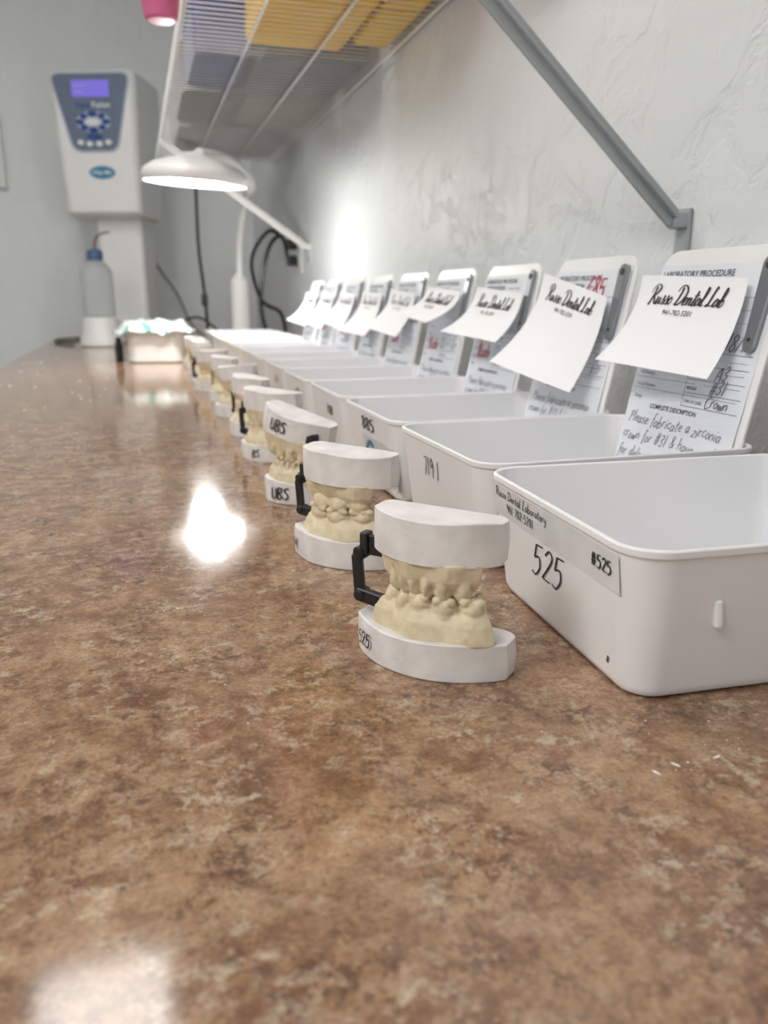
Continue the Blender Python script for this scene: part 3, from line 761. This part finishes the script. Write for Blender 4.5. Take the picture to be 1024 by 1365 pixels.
b=MB(); b.lathe([(.008,0),(.009,.002),(.009,.040),(.007,.045),(.006,.055),(.003,.057)],20); b.obj('small_jar',[M['blackp']],loc=(-.046,2.04,0),label='small black capped bottle beside the metal tin',category='bottle')
# ------------------------------------------------------------ outlet and cords
e=empty('wall_outlet',(WX,2.36,.27),label='white wall outlet plate',category='outlet')
b=MB(); b.box((-.003,0,0),(.006,.072,.115),.002,2); b.obj('cover_plate',[M['wpaint']],e)
for dz in (-.022,.022):
    b=MB(); b.box((-.0065,0,dz),(.003,.034,.028),.001,2); b.obj('socket',[M['wplast']],e)
def cordmesh(pts,r,plug=None,o=(0,0,0)):
    b=MB(); b.tube([Vector(p)-Vector(o) for p in pts],r,8,smooth=10)
    if plug: b.box(Vector(plug)-Vector(o),(.018,.018,.035),.004,2)
    return b
def plugthing(c,pts,dz):
    e=empty('power_plug',c,label='black plug in the wall outlet with a thick looping cord',category='plug',group='black plugs in the wall outlet')
    b=MB(); b.box((-.024,0,dz),(.030,.03,.028),.005,2); b.obj('plug_body',[M['blackp']],e)
    cordmesh(pts,.0055,o=c).obj('power_cord',[M['blackp']],e)
plugthing((WX,2.36,.27),[(.425,2.36,.25),(.405,2.33,.31),(.37,2.31,.29),(.345,2.30,.22),(.335,2.30,.12),(.36,2.33,.03),(.40,2.38,.006)],-.022)
plugthing((WX,2.36,.27),[(.425,2.36,.295),(.38,2.40,.33),(.33,2.42,.25),(.36,2.46,.14),(.42,2.48,.10),(.43,2.5,.02),(.36,2.52,.006)],.022)
cordmesh([(.186,2.5,.545),(.190,2.5,.48),(.188,2.5,.29),(.198,2.5,.15),(.200,2.52,.02),(.17,2.6,.005),(.10,2.7,.005)],.0045,(.197,2.5,.14)).obj('hanging_cable',[M['blackp']],label='black cable hanging from the wire shelf',category='cable')
cordmesh([(.07,3.27,.30),(.10,3.22,.24),(.15,3.17,.16),(.19,3.14,.06),(.24,3.1,.006),(.33,3.0,.006)],.0032).obj('thin_cable',[M['blackp']],label='thin black cable trailing down to the worktop',category='cable')
cordmesh([(.14,3.2,.006),(.17,3.15,.06),(.22,3.1,.075),(.27,3.05,.04),(.30,3.0,.006)],.004).obj('looped_cable',[M['blackp']],label='thin black cable looped on the worktop',category='cable')
cordmesh([(.03,3.16,.03),(-.05,3.2,.006),(-.2,3.12,.006),(-.27,2.98,.006),(-.24,2.86,.006),(-.2,2.80,.006)],.004).obj('loose_cable',[M['blackp']],label='black cable lying behind the furnace',category='cable')
b=MB(); b.box((-.49,BY-.012,.64),(.17,.024,.24),.004,2); b.box((-.49,BY-.026,.64),(.14,.006,.21),.002,1)
b.obj('wall_panel_cover',[M['wplast']],label='flat white cover panel mounted on the end wall',category='panel cover')

# plaster dust and chips
b=MB(); rnd=random.Random(3)
def chip(x,y,s,el=1):
    bm=bmesh.new(); bmesh.ops.create_icosphere(bm,subdivisions=1,radius=s)
    for v in bm.verts: v.co=Vector((v.co.x*el*(1+rnd.uniform(-.3,.3)),v.co.y*(1+rnd.uniform(-.3,.3)),v.co.z*.5))
    b.frombm(bm,0,Matrix.Translation((x,y,s*.45))@Matrix.Rotation(rnd.uniform(0,6),4,'Z'))
for k in range(14): chip(rnd.gauss(.165,.025),rnd.gauss(.205,.015),rnd.uniform(.0002,.0004),rnd.choice((1,1,2)))
for k in range(60): chip(rnd.uniform(-.25,.16),rnd.uniform(.12,1.6),rnd.uniform(.0002,.0005),rnd.choice((1,1,2)))
for x,y in ((.160,.196),(.176,.196),(.151,.194)): chip(x,y,.0005,4)
for k in range(50): chip(rnd.uniform(-.28,0),rnd.uniform(1.0,2.4),rnd.uniform(.0008,.0018),2)
b.obj('plaster_dust',[M['dust']],wn=False,label='scattered white plaster crumbs on the worktop',category='plaster dust',kind='stuff')

# ------------------------------------------------------------ world, camera
w=bpy.data.worlds.new('w'); S.world=w; w.use_nodes=True; w.node_tree.nodes['Background'].inputs[0].default_value=(.8,.85,.9,1); w.node_tree.nodes['Background'].inputs[1].default_value=.1
cam=bpy.data.cameras.new('camera'); co=bpy.data.objects.new('camera',cam); COL.objects.link(co)
a=math.radians(16.75); p=math.radians(15.1)
Fv=Vector((math.sin(a)*math.cos(p),math.cos(a)*math.cos(p),-math.sin(p))); Rv=Vector((math.cos(a),-math.sin(a),0)); Uv=Rv.cross(Fv)
m=Matrix((Rv,Uv,-Fv)).transposed().to_4x4(); m.translation=Vector((0,0,.15)); co.matrix_world=m
cam.sensor_fit='VERTICAL'; cam.sensor_height=36; cam.lens=28.09; cam.clip_start=.01; cam.clip_end=20
cam.dof.use_dof=True; cam.dof.focus_distance=.38; cam.dof.aperture_fstop=11
S.camera=co
try:
    S.view_settings.view_transform='Standard'; S.view_settings.look='None'; S.view_settings.exposure=0.06
except Exception as ex: print(ex)
